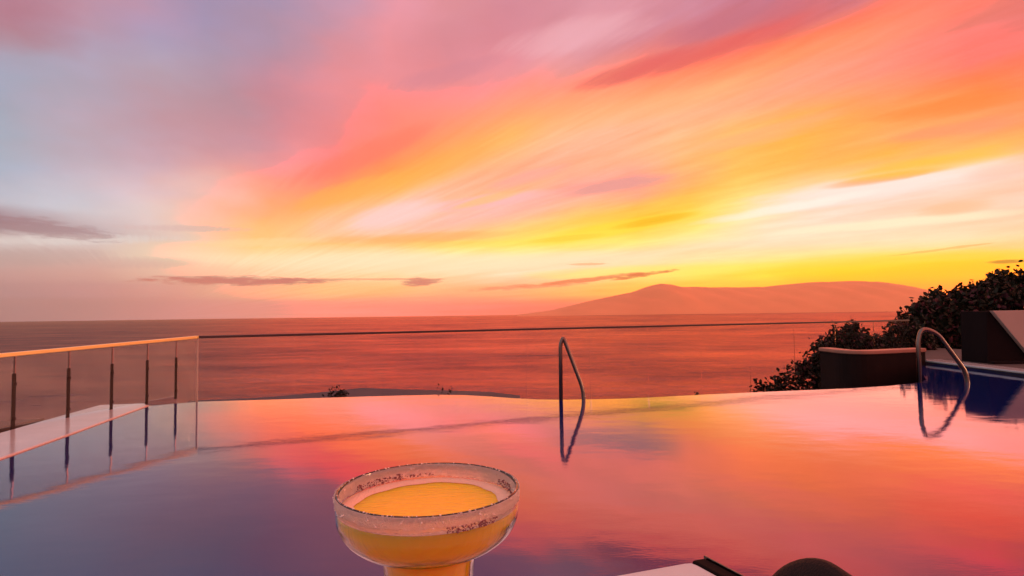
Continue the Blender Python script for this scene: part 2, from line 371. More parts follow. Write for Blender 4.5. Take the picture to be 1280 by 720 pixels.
def tube(bm, path, r, n=14, closed=False, cap=True):
    path = [Vector(p) for p in path]; rings = []; m = len(path)
    ref = Vector((0.13, 0.2, 0.97)).normalized(); prev = None
    for i, p in enumerate(path):
        a = path[i - 1] if (i > 0 or closed) else p; b = path[(i + 1) % m] if (i < m - 1 or closed) else p
        t = (b - a).normalized()
        if prev is None: s = t.cross(ref).normalized()
        else: s = (prev - t * prev.dot(t)).normalized()
        prev = s; u = t.cross(s); rr = r[i] if isinstance(r, (list, tuple)) else r
        rings.append([bm.verts.new(p + (s * math.cos(k * 2 * math.pi / n) + u * math.sin(k * 2 * math.pi / n)) * rr) for k in range(n)])
    for i in range(m if closed else m - 1):
        A, B = rings[i], rings[(i + 1) % m]
        for k in range(n): bm.faces.new((A[k], A[(k + 1) % n], B[(k + 1) % n], B[k]))
    if cap and not closed: bm.faces.new(rings[0][::-1]); bm.faces.new(rings[-1])
def lathe(bm, prof, n=96, close=False):    # prof: (r, z)
    rings = []
    for r, z in prof:
        if r < 1e-6: rings.append([bm.verts.new((0, 0, z))])
        else: rings.append([bm.verts.new((r * math.cos(k * 2 * math.pi / n), r * math.sin(k * 2 * math.pi / n), z)) for k in range(n)])
    m = len(rings)
    for i in range(m if close else m - 1):
        A, B = rings[i], rings[(i + 1) % m]
        for k in range(n):
            k2 = (k + 1) % n
            if len(A) == 1 and len(B) == 1: continue
            if len(A) == 1: bm.faces.new((A[0], B[k2], B[k]))
            elif len(B) == 1: bm.faces.new((A[k], A[k2], B[0]))
            else: bm.faces.new((A[k], A[k2], B[k2], B[k]))
def fillet(points, rad, seg=8):           # rounded polyline
    P = [Vector(p) for p in points]; out = [P[0]]
    for i in range(1, len(P) - 1):
        a = (P[i - 1] - P[i]); b = (P[i + 1] - P[i]); r = min(rad, a.length * 0.48, b.length * 0.48)
        s = P[i] + a.normalized() * r; e = P[i] + b.normalized() * r
        for k in range(seg + 1):
            t = k / seg; out.append(s * (1 - t) ** 2 + P[i] * 2 * t * (1 - t) + e * t * t)
    out.append(P[-1]); return out

# ================================================================== materials
def mat(name, base, rough=0.5, metal=0.0, ior=1.45, spec=0.5, vary=0.0, vscale=3.0, bump=0.0, bscale=40.0, **kw):
    m = bpy.data.materials.new(name); m.use_nodes = True
    t = m.node_tree; b = t.nodes['Principled BSDF']
    b.inputs['Base Color'].default_value = (*base, 1); b.inputs['Roughness'].default_value = rough
    b.inputs['Metallic'].default_value = metal; b.inputs['IOR'].default_value = ior
    b.inputs['Specular IOR Level'].default_value = spec
    for k, v in kw.items(): b.inputs[k.replace('_', ' ')].default_value = v
    tcn = t.nodes.new('ShaderNodeTexCoord')
    if vary:
        n = t.nodes.new('ShaderNodeTexNoise'); n.inputs['Scale'].default_value = vscale; n.inputs['Detail'].default_value = 6
        t.links.new(tcn.outputs['Object'], n.inputs['Vector'])
        r = t.nodes.new('ShaderNodeMapRange'); r.inputs[3].default_value = 1 - vary; r.inputs[4].default_value = 1 + vary
        t.links.new(n.outputs[0], r.inputs[0])
        mx = t.nodes.new('ShaderNodeMix'); mx.data_type = 'RGBA'; mx.blend_type = 'MULTIPLY'; mx.inputs[0].default_value = 1
        mx.inputs[6].default_value = (*base, 1); t.links.new(r.outputs[0], mx.inputs[7]); t.links.new(mx.outputs[2], b.inputs['Base Color'])
    if bump:
        n = t.nodes.new('ShaderNodeTexNoise'); n.inputs['Scale'].default_value = bscale; n.inputs['Detail'].default_value = 4
        t.links.new(tcn.outputs['Object'], n.inputs['Vector'])
        bp = t.nodes.new('ShaderNodeBump'); bp.inputs['Strength'].default_value = bump; bp.inputs['Distance'].default_value = 0.01
        t.links.new(n.outputs[0], bp.inputs['Height']); t.links.new(bp.outputs[0], b.inputs['Normal'])
    return m
def water_mat(name, base, rough, ior, layers):
    m = bpy.data.materials.new(name); m.use_nodes = True; t = m.node_tree; b = t.nodes['Principled BSDF']
    b.inputs['Base Color'].default_value = (*base, 1); b.inputs['Roughness'].default_value = rough; b.inputs['IOR'].default_value = ior
    tcn = t.nodes.new('ShaderNodeTexCoord'); prev = None
    for (sx, sy, sc, det, stg, dist) in layers:
        mp = t.nodes.new('ShaderNodeMapping'); mp.inputs['Scale'].default_value = (sx, sy, 1)
        t.links.new(tcn.outputs['Object'], mp.inputs[0])
        n = t.nodes.new('ShaderNodeTexNoise'); n.inputs['Scale'].default_value = sc; n.inputs['Detail'].default_value = det
        t.links.new(mp.outputs[0], n.inputs['Vector'])
        bp = t.nodes.new('ShaderNodeBump'); bp.inputs['Strength'].default_value = stg; bp.inputs['Distance'].default_value = dist
        t.links.new(n.outputs[0], bp.inputs['Height'])
        if prev: t.links.new(prev.outputs[0], bp.inputs['Normal'])
        prev = bp
    t.links.new(prev.outputs[0], b.inputs['Normal'])
    return m
M_pool = water_mat("pool_water_mat", (0.001, 0.010, 0.10), 0.04, 1.85, [(1, 1.6, 1.6, 2, 0.10, 0.02), (1, 2.6, 18, 3, 0.07, 0.003)])
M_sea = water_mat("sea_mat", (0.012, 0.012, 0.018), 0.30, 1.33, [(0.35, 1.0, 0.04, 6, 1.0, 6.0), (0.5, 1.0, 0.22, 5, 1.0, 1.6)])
def sea_shader(m, k):
    t = m.node_tree; b = t.nodes['Principled BSDF']; out = t.nodes['Material Output']
    nrm = b.inputs['Normal'].links[0].from_socket
    d = t.nodes.new('ShaderNodeBsdfDiffuse'); d.inputs[0].default_value = (0.012, 0.025, 0.07, 1)
    g = t.nodes.new('ShaderNodeBsdfGlossy'); g.inputs[1].default_value = 0.16; g.inputs[0].default_value = (1, 0.52, 0.33, 1)  # reddish tint puts extra sunset colour into the reflection
    t.links.new(nrm, d.inputs[2]) if len(d.inputs) > 2 else None
    t.links.new(nrm, g.inputs['Normal'])
    x = t.nodes.new('ShaderNodeMixShader')
    tcn = t.nodes.new('ShaderNodeTexCoord'); last = None     # cat's-paws and swell: wind roughens the water in long thin bands
    for sc, sx, sy, det, lo_, hi_ in ((0.012, 0.45, 1.0, 9, -0.30, 0.30), (0.0016, 0.5, 1.0, 5, -0.16, 0.16)):
        mp = t.nodes.new('ShaderNodeMapping'); mp.inputs['Scale'].default_value = (sx, sy, 1); t.links.new(tcn.outputs['Object'], mp.inputs[0])
        n = t.nodes.new('ShaderNodeTexNoise'); n.inputs['Scale'].default_value = sc; n.inputs['Detail'].default_value = det; n.inputs['Roughness'].default_value = 0.78
        t.links.new(mp.outputs[0], n.inputs['Vector'])
        r = t.nodes.new('ShaderNodeMapRange'); r.inputs[1].default_value = 0.28; r.inputs[2].default_value = 0.72; r.inputs[3].default_value = lo_ * k * 2; r.inputs[4].default_value = hi_ * k * 2
        t.links.new(n.outputs[0], r.inputs[0])
        a = t.nodes.new('ShaderNodeMath'); a.operation = 'ADD'; t.links.new(r.outputs[0], a.inputs[0])
        if last: t.links.new(last.outputs[0], a.inputs[1])
        else: a.inputs[1].default_value = k
        last = a
    last.use_clamp = True; t.links.new(last.outputs[0], x.inputs[0])
    t.links.new(d.outputs[0], x.inputs[1]); t.links.new(g.outputs[0], x.inputs[2]); t.links.new(x.outputs[0], out.inputs['Surface'])
    t.nodes.remove(b)
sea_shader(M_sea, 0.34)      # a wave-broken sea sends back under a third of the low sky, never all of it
M_coping = mat("pale_stone_mat", (0.44, 0.45, 0.47), 0.14, vary=0.15, vscale=2, bump=0.05)
M_lip = mat("lip_tile_mat", (0.62, 0.42, 0.38), 0.25, vary=0.1)
M_tile = mat("blue_tile_mat", (0.01, 0.02, 0.10), 0.3, vary=0.3, vscale=8)
M_stone = mat("dark_stone_mat", (0.05, 0.04, 0.04), 0.8, vary=0.4, vscale=1.5, bump=0.6, bscale=6)
M_ground = mat("scrub_ground_mat", (0.035, 0.03, 0.03), 0.9, vary=0.4, vscale=0.4, bump=1.0, bscale=2)
M_deck = mat("deck_stone_mat", (0.32, 0.28, 0.26), 0.6, vary=0.15, vscale=3, bump=0.1)
M_steel = mat("brushed_steel_mat", (0.15, 0.12, 0.11), 0.25, metal=1.0, vary=0.1, vscale=20)
M_post = mat("bronze_post_mat", (0.03, 0.02, 0.02), 0.5, metal=0.6)
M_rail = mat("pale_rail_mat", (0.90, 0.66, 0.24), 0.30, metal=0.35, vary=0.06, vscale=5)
M_darkrail = mat("dark_rail_mat", (0.05, 0.035, 0.04), 0.45, metal=0.3)
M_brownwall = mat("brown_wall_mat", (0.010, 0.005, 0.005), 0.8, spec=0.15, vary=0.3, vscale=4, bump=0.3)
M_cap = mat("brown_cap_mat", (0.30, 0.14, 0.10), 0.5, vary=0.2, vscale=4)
M_white = mat("white_plaster_mat", (0.36, 0.28, 0.25), 0.7, vary=0.05, bump=0.1)
M_black = mat("black_fabric_mat", (0.008, 0.005, 0.006), 0.9, spec=0.1, vary=0.3)
M_cushion = mat("white_cushion_mat", (0.52, 0.55, 0.58), 0.85, vary=0.06, vscale=6, bump=0.3, bscale=300)
M_frame = mat("dark_frame_mat", (0.006, 0.003, 0.003), 0.8, spec=0.12)
M_wicker = mat("dark_wicker_mat", (0.008, 0.004, 0.004), 0.6, spec=0.2, bump=0.6, bscale=120)
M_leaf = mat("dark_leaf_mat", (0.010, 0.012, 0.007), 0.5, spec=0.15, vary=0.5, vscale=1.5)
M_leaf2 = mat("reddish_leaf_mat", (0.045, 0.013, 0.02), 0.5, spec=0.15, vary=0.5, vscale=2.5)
M_stem = mat("stem_mat", (0.05, 0.035, 0.03), 0.8)
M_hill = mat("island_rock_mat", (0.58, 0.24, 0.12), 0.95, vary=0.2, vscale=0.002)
def glass_mat(name, tint, rough=0.0, ior=1.48):
    m = bpy.data.materials.new(name); m.use_nodes = True; t = m.node_tree; b = t.nodes['Principled BSDF']
    b.inputs['Base Color'].default_value = (*tint, 1); b.inputs['Roughness'].default_value = rough
    b.inputs['Transmission Weight'].default_value = 1.0; b.inputs['IOR'].default_value = ior
    return m
M_glass = glass_mat("drinking_glass_mat", (1, 0.99, 0.98))
M_pane = glass_mat("fence_glass_mat", (0.97, 0.96, 0.95), 0.0, 1.14)   # anti-glare panes: they mirror next to nothing

M_hazed = glass_mat("hazed_glass_mat", (0.95, 0.94, 0.92), 0.0, 1.16)      # pale haze over the left panes, put in as diffuse colour
_t = M_hazed.node_tree; _d = _t.nodes.new('ShaderNodeBsdfDiffuse'); _d.inputs[0].default_value = (0.62, 0.60, 0.52, 1)
_x = _t.nodes.new('ShaderNodeMixShader'); _n = _t.nodes.new('ShaderNodeTexNoise'); _n.inputs['Scale'].default_value = 2.5; _n.inputs['Detail'].default_value = 5
_c = _t.nodes.new('ShaderNodeTexCoord'); _t.links.new(_c.outputs['Object'], _n.inputs['Vector'])
_r = _t.nodes.new('ShaderNodeMapRange'); _r.inputs[3].default_value = 0.04; _r.inputs[4].default_value = 0.15; _t.links.new(_n.outputs[0], _r.inputs[0]); _t.links.new(_r.outputs[0], _x.inputs[0])
_t.links.new(_t.nodes['Principled BSDF'].outputs[0], _x.inputs[1]); _t.links.new(_d.outputs[0], _x.inputs[2]); _t.links.new(_x.outputs[0], _t.nodes['Material Output'].inputs['Surface'])

# ================================================================== sea, island, ground
SEA_Z = -32.0
bm = bmesh.new()
nseg = 96; radii = [60, 120, 250, 500, 1000, 2500, 6000, 14000]; rings = []
for r in radii: rings.append([bm.verts.new((r * math.cos(k * 2 * math.pi / nseg), r * math.sin(k * 2 * math.pi / nseg), SEA_Z)) for k in range(nseg)])
bm.faces.new(rings[0])
for A, B in zip(rings, rings[1:]):
    for k in range(nseg): bm.faces.new((A[k], B[k], B[(k + 1) % nseg], A[(k + 1) % nseg]))
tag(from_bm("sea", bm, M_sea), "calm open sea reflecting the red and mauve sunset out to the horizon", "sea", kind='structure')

# island: ridge outline with real depth, 9 km out
def island():
    prof = [(640,394),(665,391.0),(690,387.6),(708,383.2),(730,377.5),(760,371),(790,365),(812,357.5),(822,355),(832,356),(842,358.5),(900,359.5),(950,359),(985,355),(1010,353),(1060,351.5),(1085,352.5),(1105,357),(1130,366),(1160,375),(1185,383),(1200,388)]
    D = 9000.0
    xs = np.linspace(645, 1200, 170); tops = np.interp(xs, [p[0] for p in prof], [p[1] for p in prof])
    rows = 24; bm = bmesh.new(); g = []
    for j in range(rows):
        s = j / (rows - 1)                      # 0 shore .. ridge at 0.5 .. 1 back shore
        h = math.sin(math.pi * s) ** 0.9
        row = []
        for i, px in enumerate(xs):
            top = on_y(px, tops[i], D); H = max(top.z - SEA_Z, 0.5)
            x = top.x; y = D + (s - 0.5) * 3600
            wob = 0.10 * H * math.sin(i * 0.55 + j * 0.9) * math.sin(math.pi * s) * (abs(s - 0.5) * 2) + rng.normal(0, 2.5) * (abs(s - .5) * 2)
            row.append(bm.verts.new((x, y, SEA_Z - 3 + H * h + wob)))
        g.append(row)
    for j in range(rows - 1):
        for i in range(len(xs) - 1): bm.faces.new((g[j][i], g[j][i + 1], g[j + 1][i + 1], g[j + 1][i]))
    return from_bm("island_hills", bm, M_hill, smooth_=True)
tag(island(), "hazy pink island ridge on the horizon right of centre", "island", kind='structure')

# pool outline, traced on the water level
far = [(125,506),(180,504),(250,502),(300,500.6),(350,499.2),(400,497.4),(450,495.8),(500,494.4),(545,493.4),(580,493.8),(610,495.4),(640,497.6),(670,499.2),(700,499.6),(740,499.2),(780,498.2),(820,496.4),(880,493.2),(960,489.6),(1020,487.2),(1060,485.6),(1110,482.4),(1150,478.2),(1158,474.5)]
FAR = [on_z(x, y) for x, y in far]
outerL = [on_z(-60, 570), on_z(0, 541), on_z(60, 524)]
innerL = [on_z(0, 575), on_z(90, 543), on_z(168, 514)]
dirL = (innerL[0] - innerL[2]).normalized()
inner_near = innerL[0] + dirL * ((innerL[0].y - 3.0) / -dirL.y)
outer_near = Vector((outerL[1].x + 0.0, 3.0, 0))
inner_far = innerL[2] + (-dirL) * 0.55
nook = [on_z(1152, 466), on_z(1150, 458), on_z(1176, 455)]
right_far = on_z(1280, 472.5)
right_out = right_far + (right_far - nook[2]).normalized() * 6
pool_poly = [inner_near, innerL[0], innerL[1], innerL[2], inner_far] + [p for p in FAR if p.x > inner_far.x + 0.05] + nook + [right_far, right_out, Vector((20, 3.0, 0))]
def sheet(name, poly, z, m, parent=None, thick=None):
    bm = bmesh.new(); prism(bm, [(p.x, p.y) for p in poly], z - (thick or 0.02), z)
    bmesh.ops.triangulate(bm, faces=[f for f in bm.faces if len(f.verts) > 4])
    return from_bm(name, bm, m, parent)
tag(sheet("pool_water", pool_poly, 0.0, M_pool, thick=1.05), "still infinity pool water mirroring the sunset", "pool", kind='structure')
# overflow shelf on the left: wet pale stone, a few mm above the water line outside the lip
shelf_poly = [outer_near, outerL[1], outerL[2], FAR[0], FAR[1], inner_far + Vector((0.0, -0.01, 0)), innerL[2] - Vector((.05, 0, 0)), innerL[1] - Vector((.05, 0, 0)), innerL[0] - Vector((.05, 0, 0)), inner_near - Vector((.05, 0, 0))]
tag(sheet("pool_edge", shelf_poly, -0.003, M_coping, thick=1.0), "wet pale overflow shelf along the left side of the pool", "pool edge", kind='structure')
bm = bmesh.new()
lp = [inner_near, innerL[0], innerL[1], innerL[2], inner_far]
for a, b in zip(lp, lp[1:]): beam(bm, a + Vector((-.025, 0, -0.004)), b + Vector((-.025, 0, -0.004)), 0.05, 0.03)
tag(from_bm("pool_lip", bm, M_lip), "pink tiled overflow lip between the pool and its left shelf", "pool lip", kind='structure')

# near deck (below the frame) and terrain falling to the sea
bm = bmesh.new(); prism(bm, [(-9, -6), (22, -6), (22, 2.985), (-9, 2.985)], -1.0, 0.10)
tag(from_bm("pool_deck", bm, M_deck, bevel=0.02), "stone deck at the near side of the pool", "deck", kind='structure')
def terrain():
    bm = bmesh.new(); xs = np.linspace(-90, 110, 61); ys = np.linspace(-30, 150, 61); g = []
    for j, y in enumerate(ys):
        row = []
        for i, x in enumerate(xs):
            z = -1.15 - max(0.0, y - 9.5 + max(0, -7.5 - x) * 0.3) * 0.30 - max(0.0, -x - 8) * 0.12
            z += math.sin(x * 0.31 + y * 0.17) * 0.35 * min(1, max(0, (y - 24)) / 10)
            if y < 5 and -8 < x < 22: z = -1.4
            if y <9 or x < -7: z -= .25
            row.append(bm.verts.new((x, y, max(z, SEA_Z - 4))))
        g.append(row)
    for j in range(60):
        for i in range(60): bm.faces.new((g[j][i], g[j][i + 1], g[j + 1][i + 1], g[j + 1][i]))
    return from_bm("ground", bm, M_ground, smooth_=True)
tag(terrain(), "dark scrubby slope falling away below the pool", "ground", kind='structure')
# dark headland strip seen just over the edge on the left
hl = [(236,500.5),(300,498),(360,494),(420,488),(450,486),(520,486.6),(570,488),(615,491),(650,495.5)]
bm = bmesh.new(); top = [on_z(x, y, -3.0) for x, y in hl]
near_ = [Vector((p.x * 0.78, p.y - 9, -3.4)) for p in top]
lo = [Vector((p.x * 1.02, p.y + 2.5, -5.5)) for p in top]
bott = [Vector((p.x, p.y, -9)) for p in near_]
n_ = len(top); rowsv = [[bm.verts.new(p + Vector((0, 0, rng.normal(0, .03)))) for p in r] for r in (bott, near_, top, lo)]
for A, B in zip(rowsv, rowsv[1:]):
    for i in range(n_ - 1): bm.faces.new((A[i], A[i + 1], B[i + 1], B[i]))
tag(from_bm("headland", bm, mat("headland_mat", (0.05, 0.045, 0.06), 0.9, vary=0.4, vscale=0.6, bump=0.6, bscale=3), smooth_=True), "low dark blue headland strip just beyond the pool edge", "headland", kind='structure')
# lower roof corner beyond the left glass
a = on_z(-60, 531, -1.0); b = on_z(57, 522.5, -1.0)
bm = bmesh.new(); prism(bm, [(a.x, a.y), (b.x, b.y), (b.x - .3, b.y - 5), (a.x - 3, a.y - 5)][::-1], -1.5, -1.0)
tag(from_bm("flat_roof", bm, M_stone, bevel=0.03), "dark corner of a lower flat roof behind the left glass fence", "roof")

# ------------------------------------------------------------------ evening haze over the sea
bm = bmesh.new(); box(bm, (0, 0, 235), (31000, 31000, 540))
hz = bpy.data.materials.new("haze_mat"); hz.use_nodes = True; ht = hz.node_tree; ht.nodes.remove(ht.nodes['Principled BSDF'])
pv = ht.nodes.new('ShaderNodeVolumePrincipled'); pv.inputs['Color'].default_value = (0.95, 0.80, 0.52, 1); pv.inputs['Density'].default_value = HAZE; pv.inputs['Anisotropy'].default_value = 0.72
ht.links.new(pv.outputs[0], ht.nodes['Material Output'].inputs['Volume'])
tag(from_bm("haze", bm, hz), kind='stuff')

# ================================================================== glass fences
def rail_z(px, py, Y): return on_y(px, py, Y).z
F0 = Vector((-7.02, 7.9, 0)); F1 = Vector((-6.28, 11.5, 0)); fd = (F1 - F0).normalized()
Fn = F0 - fd * 5.6
def frail(p):  # top of rail height along the left run
    t = (p - F0).dot(fd) / (F1 - F0).length
    return 1.03 + 0.10 * min(max(t, -1.4), 1)
fence = tag(empty("glass_fence", (F0.x, F0.y, 0)), "left glass fence with pale orange lit handrail and short dark posts", "glass fence")
def child(o, par): o.parent = par; o.matrix_parent_inverse = Matrix.Translation(-Vector(par.location)); return o
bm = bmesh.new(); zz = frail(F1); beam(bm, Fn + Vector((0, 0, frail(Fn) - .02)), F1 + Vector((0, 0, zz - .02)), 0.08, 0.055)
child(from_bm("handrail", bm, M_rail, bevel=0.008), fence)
def meet(px):  # fence line point seen at this column
    d = ray(px, 450); k = d.x / d.y
    t = (F0.x - k * F0.y) / (k * fd.y - fd.x); return F0 + fd * t
posts = [meet(x) for x in (18, 86, 140, 184, 220)]
step = (posts[1] - posts[0]).length
posts = [posts[0] - fd * step * k for k in (5, 4, 3, 2, 1)] + posts
for p in posts:
    bm = bmesh.new(); box(bm, p + Vector((0, 0, 0.36)), (0.022, 0.05, 0.78), Matrix.Rotation(-math.atan2(fd.x, fd.y), 3, 'Z'))
    for hz_ in (0.12, 0.60): box(bm, p + Vector((0.014, 0, hz_)), (0.018, 0.056, 0.04))
    po = child(from_bm("post", bm, M_post, bevel=0.004), fence)
    bm = bmesh.new(); tube(bm, [p + Vector((0, 0, 0.75)), p + Vector((0, 0, frail(p) - 0.04))], 0.007, 8)
    rod = from_bm("rod", bm, M_steel); rod.parent = po; rod.matrix_parent_inverse = Matrix.Identity(4)
allp = posts + [F1]
for a, b in zip(allp, allp[1:]):
    bm = bmesh.new(); q0 = a + fd * .02; q1 = b - fd * (.02 if b is not F1 else 0.0)
    zc0, zc1 = 0.03, None
    s = fd.cross(Vector((0, 0, 1))) * 0.006
    z0 = 0.02 if b is not F1 else -0.35
    vs = [bm.verts.new(v) for v in (q0 - s + Vector((0,0,z0)), q1 - s + Vector((0,0,z0)), q1 - s + Vector((0,0,frail(b)-.045)), q0 - s + Vector((0,0,frail(a)-.045)),
                                    q0 + s + Vector((0,0,z0)), q1 + s + Vector((0,0,z0)), q1 + s + Vector((0,0,frail(b)-.045)), q0 + s + Vector((0,0,frail(a)-.045)))]
    for f in ((0,1,2,3),(7,6,5,4),(0,4,5,1),(1,5,6,2),(2,6,7,3),(3,7,4,0)): bm.faces.new([vs[i] for i in f])
    child(from_bm("glass_panel", bm, M_hazed), fence)
# far run, stands on the walkway a metre below the water
G0 = F1 + Vector((0.03, 0.01, 0)); G1 = on_y(1136, 399.5, 19.7); G1.z = 0
fence2 = tag(empty("glass_fence", (G0.x, G0.y, -1.1)), "long clear glass fence with thin dark handrail beyond the pool edge", "glass fence")
gd = (G1 - G0).normalized(); zl, zr = rail_z(249, 420.5, 11.5), rail_z(1136, 399.8, 19.7)
bm = bmesh.new(); beam(bm, G0 + Vector((0, 0, zl - .015)), G1 + Vector((0, 0, zr - .015)), 0.06, 0.05)
child(from_bm("handrail", bm, M_darkrail, bevel=0.006), fence2)
npan = 12
for i in range(npan):
    a = G0.lerp(G1, i / npan) + gd * .012; b = G0.lerp(G1, (i + 1) / npan) - gd * .012
    za = zl + (zr - zl) * i / npan - .045; zb = zl + (zr - zl) * (i + 1) / npan - .045
    s = gd.cross(Vector((0, 0, 1))) * 0.006; z0 = -1.1
    bm = bmesh.new()
    vs = [bm.verts.new(v) for v in (a - s + Vector((0,0,z0)), b - s + Vector((0,0,z0)), b - s + Vector((0,0,zb)), a - s + Vector((0,0,za)),
                                    a + s + Vector((0,0,z0)), b + s + Vector((0,0,z0)), b + s + Vector((0,0,zb)), a + s + Vector((0,0,za)))]
    for f in ((0,1,2,3),(7,6,5,4),(0,4,5,1),(1,5,6,2),(2,6,7,3),(3,7,4,0)): bm.faces.new([vs[i] for i in f])
    child(from_bm("glass_panel", bm, M_pane), fence2)
# bright polished edge where the two runs meet
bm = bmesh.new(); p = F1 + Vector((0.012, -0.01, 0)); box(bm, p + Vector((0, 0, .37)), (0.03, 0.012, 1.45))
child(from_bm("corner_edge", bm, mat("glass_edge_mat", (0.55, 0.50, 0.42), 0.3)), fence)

# ================================================================== pool handrails
def handrail(Y, pts2d, label, r=0.034):
    base = on_y(pts2d[0][0], pts2d[0][1], Y); base.z = 0
    root = tag(empty("pool_handrail", base), label, "pool handrail", "bent steel handrails at the pool edge")
    P = [on_y(x, y, Y) - base for x, y in pts2d]
    P[0].z = -0.5; P[-1].z = -0.5
    bm = bmesh.new(); tube(bm, fillet(P, 0.16, 10), r, 16)
    from_bm("grab_rail", bm, M_steel, root, True)
    return root
handrail(10.02, [(701,500),(700.5,430),(704,421),(729,487),(730.5,500)], "dark steel pool handrail, narrow and edge-on, near the middle of the far edge")
handrail(11.75, [(1149,478),(1147.5,426),(1152,410),(1171,416),(1208,466),(1211,478)], "wide curved steel pool handrail in front of the dark hedge", 0.042)

# ================================================================== right side: wall, planter strip, daybed
bmw = bmesh.new()
c0 = on_y(1069, 440, 15.0); c1 = on_y(1150, 438, 15.8)
cap_z = on_y(1110, 437, 15.3).z
path = []
q = [Vector((c0.x + .02, c0.y + 1.5, 0)), Vector((c0.x, c0.y, 0)), Vector((c1.x, c1.y, 0))]
path = fillet(q, 0.7, 10)
wallroot = tag(empty("curved_wall", q[1]), "low dark brown wall with rounded corner and lit cap beside the right handrail", "wall")
def strip(bm, path, w, z0, z1):
    n = len(path); L_, R2 = [], []
    for i, p in enumerate(path):
        a = path[max(i - 1, 0)]; b = path[min(i + 1, n - 1)]; d = (b - a).normalized(); s = Vector((d.y, -d.x, 0)) * w / 2
        L_.append(p - s); R2.append(p + s)
    vv = [[bm.verts.new((p.x, p.y, z)) for p in side] for side in (L_, R2) for z in (z0, z1)]
    A, B, C_, D_ = vv
    for i in range(n - 1):
        bm.faces.new((A[i], A[i+1], B[i+1], B[i])); bm.faces.new((D_[i], D_[i+1], C_[i+1], C_[i]))
        bm.faces.new((B[i], B[i+1], D_[i+1], D_[i])); bm.faces.new((C_[i], C_[i+1], A[i+1], A[i]))
    bm.faces.new((A[0], B[0], D_[0], C_[0])); bm.faces.new((A[-1], C_[-1], D_[-1], B[-1]))
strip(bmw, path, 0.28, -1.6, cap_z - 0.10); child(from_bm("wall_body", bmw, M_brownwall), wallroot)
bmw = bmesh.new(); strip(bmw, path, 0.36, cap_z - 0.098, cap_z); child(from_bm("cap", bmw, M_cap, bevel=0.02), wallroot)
# spa / side terrace with pale coping running toward the right
e0 = on_y(1172, 446.5, 17.5); e1 = on_y(1280, 461.5, 13.6); ez = 0.02
e0 = on_z(1174, 449, 0.10); e1 = on_z(1280, 461, 0.10); ee = e1 + (e1 - e0).normalized() * 7
side = tag(empty("pool_coping", e0), "pale stone coping with blue tiles at the right end of the pool", "coping")
nrm = Vector((-(e1 - e0).y, (e1 - e0).x, 0)).normalized(); nrm = nrm if nrm.y > 0 else -nrm
bm = bmesh.new(); strip(bm, [e0 + nrm * .25, ee + nrm * .25], 0.5, 0.04, 0.10); child(from_bm("coping_stone", bm, M_coping, bevel=0.01), side)
bm = bmesh.new(); strip(bm, [e0 + nrm * .27, ee + nrm * .27], 0.46, -1.0, 0.038); child(from_bm("tile_band", bm, M_tile), side)
# terrace floor behind
bm = bmesh.new(); A_ = e0 + nrm * .5; B_ = ee + nrm * .5
prism(bm, [(A_.x, A_.y), (B_.x, B_.y), (B_.x + 6, B_.y + 10), (A_.x + 3, A_.y + 9)], -1.2, 0.06)
tag(from_bm("side_terrace", bm, M_stone), "dark terrace floor behind the right coping", "terrace", kind='structure')
# thin deck board line behind
d0 = on_y(1138, 445.5, 18.5); d1 = on_y(1245, 451.5, 17.0)
bm = bmesh.new(); beam(bm, d0, d1, 0.25, 0.07)
for k in range(5):
    p = d0.lerp(d1, k / 4); box(bm, (p.x, p.y + .05, p.z / 2 - .6), (.1, .1, p.z + 1.1))
tag(from_bm("low_bench", bm, M_cap, bevel=0.01), "long low brown bench in front of the hedge", "bench")
# daybed: white raised backrest seen from the side against a dark base
Yd = 14.8
w0 = on_y(1240, 388.3, Yd); w1 = on_y(1298, 388.3, Yd); w2 = on_y(1298, 460, Yd)
daybed = tag(empty("daybed", (w0.x, Yd, 0.06)), "daybed with slanted white back panel and black side at the right edge", "daybed")
def slab_y(name, poly, y0, y1, m):
    bm = bmesh.new(); f = [bm.verts.new((p[0], y0, p[1])) for p in poly]; g = [bm.verts.new((p[0], y1, p[1])) for p in poly]
    n = len(poly); bm.faces.new(f); bm.faces.new(g[::-1])
    for i in range(n): bm.faces.new((f[i], g[i], g[(i + 1) % n], f[(i + 1) % n]))
    return child(from_bm(name, bm, m, bevel=0.012), daybed)
def pz(x, y, Yq=Yd): p = on_y(x, y, Yq); return (p.x, p.z)
slab_y("back_panel", [pz(1241, 388.5), pz(1420, 386), pz(1420, 540), pz(1340, 508)], Yd, Yd + 0.12, M_white)
slab_y("side_panel", [pz(1238.5, 389), pz(1420, 387), pz(1420, 462), pz(1240, 462)], Yd + 0.13, Yd + 1.0, M_black)
slab_y("base", [pz(1239, 452), pz(1420, 452), pz(1420, 463), pz(1239, 462.5)], Yd - 0.1, Yd + 0.125, M_black)

# ================================================================== shrubs
def leaf_mesh(centres, size, mat_, name, parent, flat=0.0):
    n = len(centres); V = np.zeros((n * 6, 3)); F = []
    a = rng.normal(size=(n, 3)); a /= np.linalg.norm(a, axis=1)[:, None]
    b = rng.normal(size=(n, 3)); b -= a * (a * b).sum(1)[:, None]; b /= np.linalg.norm(b, axis=1)[:, None]
    c = np.cross(a, b); s = size * rng.uniform(0.6, 1.3, n)
    prof = [(-1, 0, 0), (-.35, .55, .12), (.45, .5, .12), (1, 0, 0), (.45, -.5, .12), (-.35, -.55, .12)]
    for k, (u, v, w) in enumerate(prof):
        V[k::6] = centres + (a * u + b * v + c * w) * s[:, None]
    for i in range(n): F.append((6*i, 6*i+1, 6*i+2, 6*i+3)); F.append((6*i, 6*i+3, 6*i+4, 6*i+5))
    me = bpy.data.meshes.new(name); me.from_pydata(V.tolist(), [], F); return link(name, me, mat_, parent)
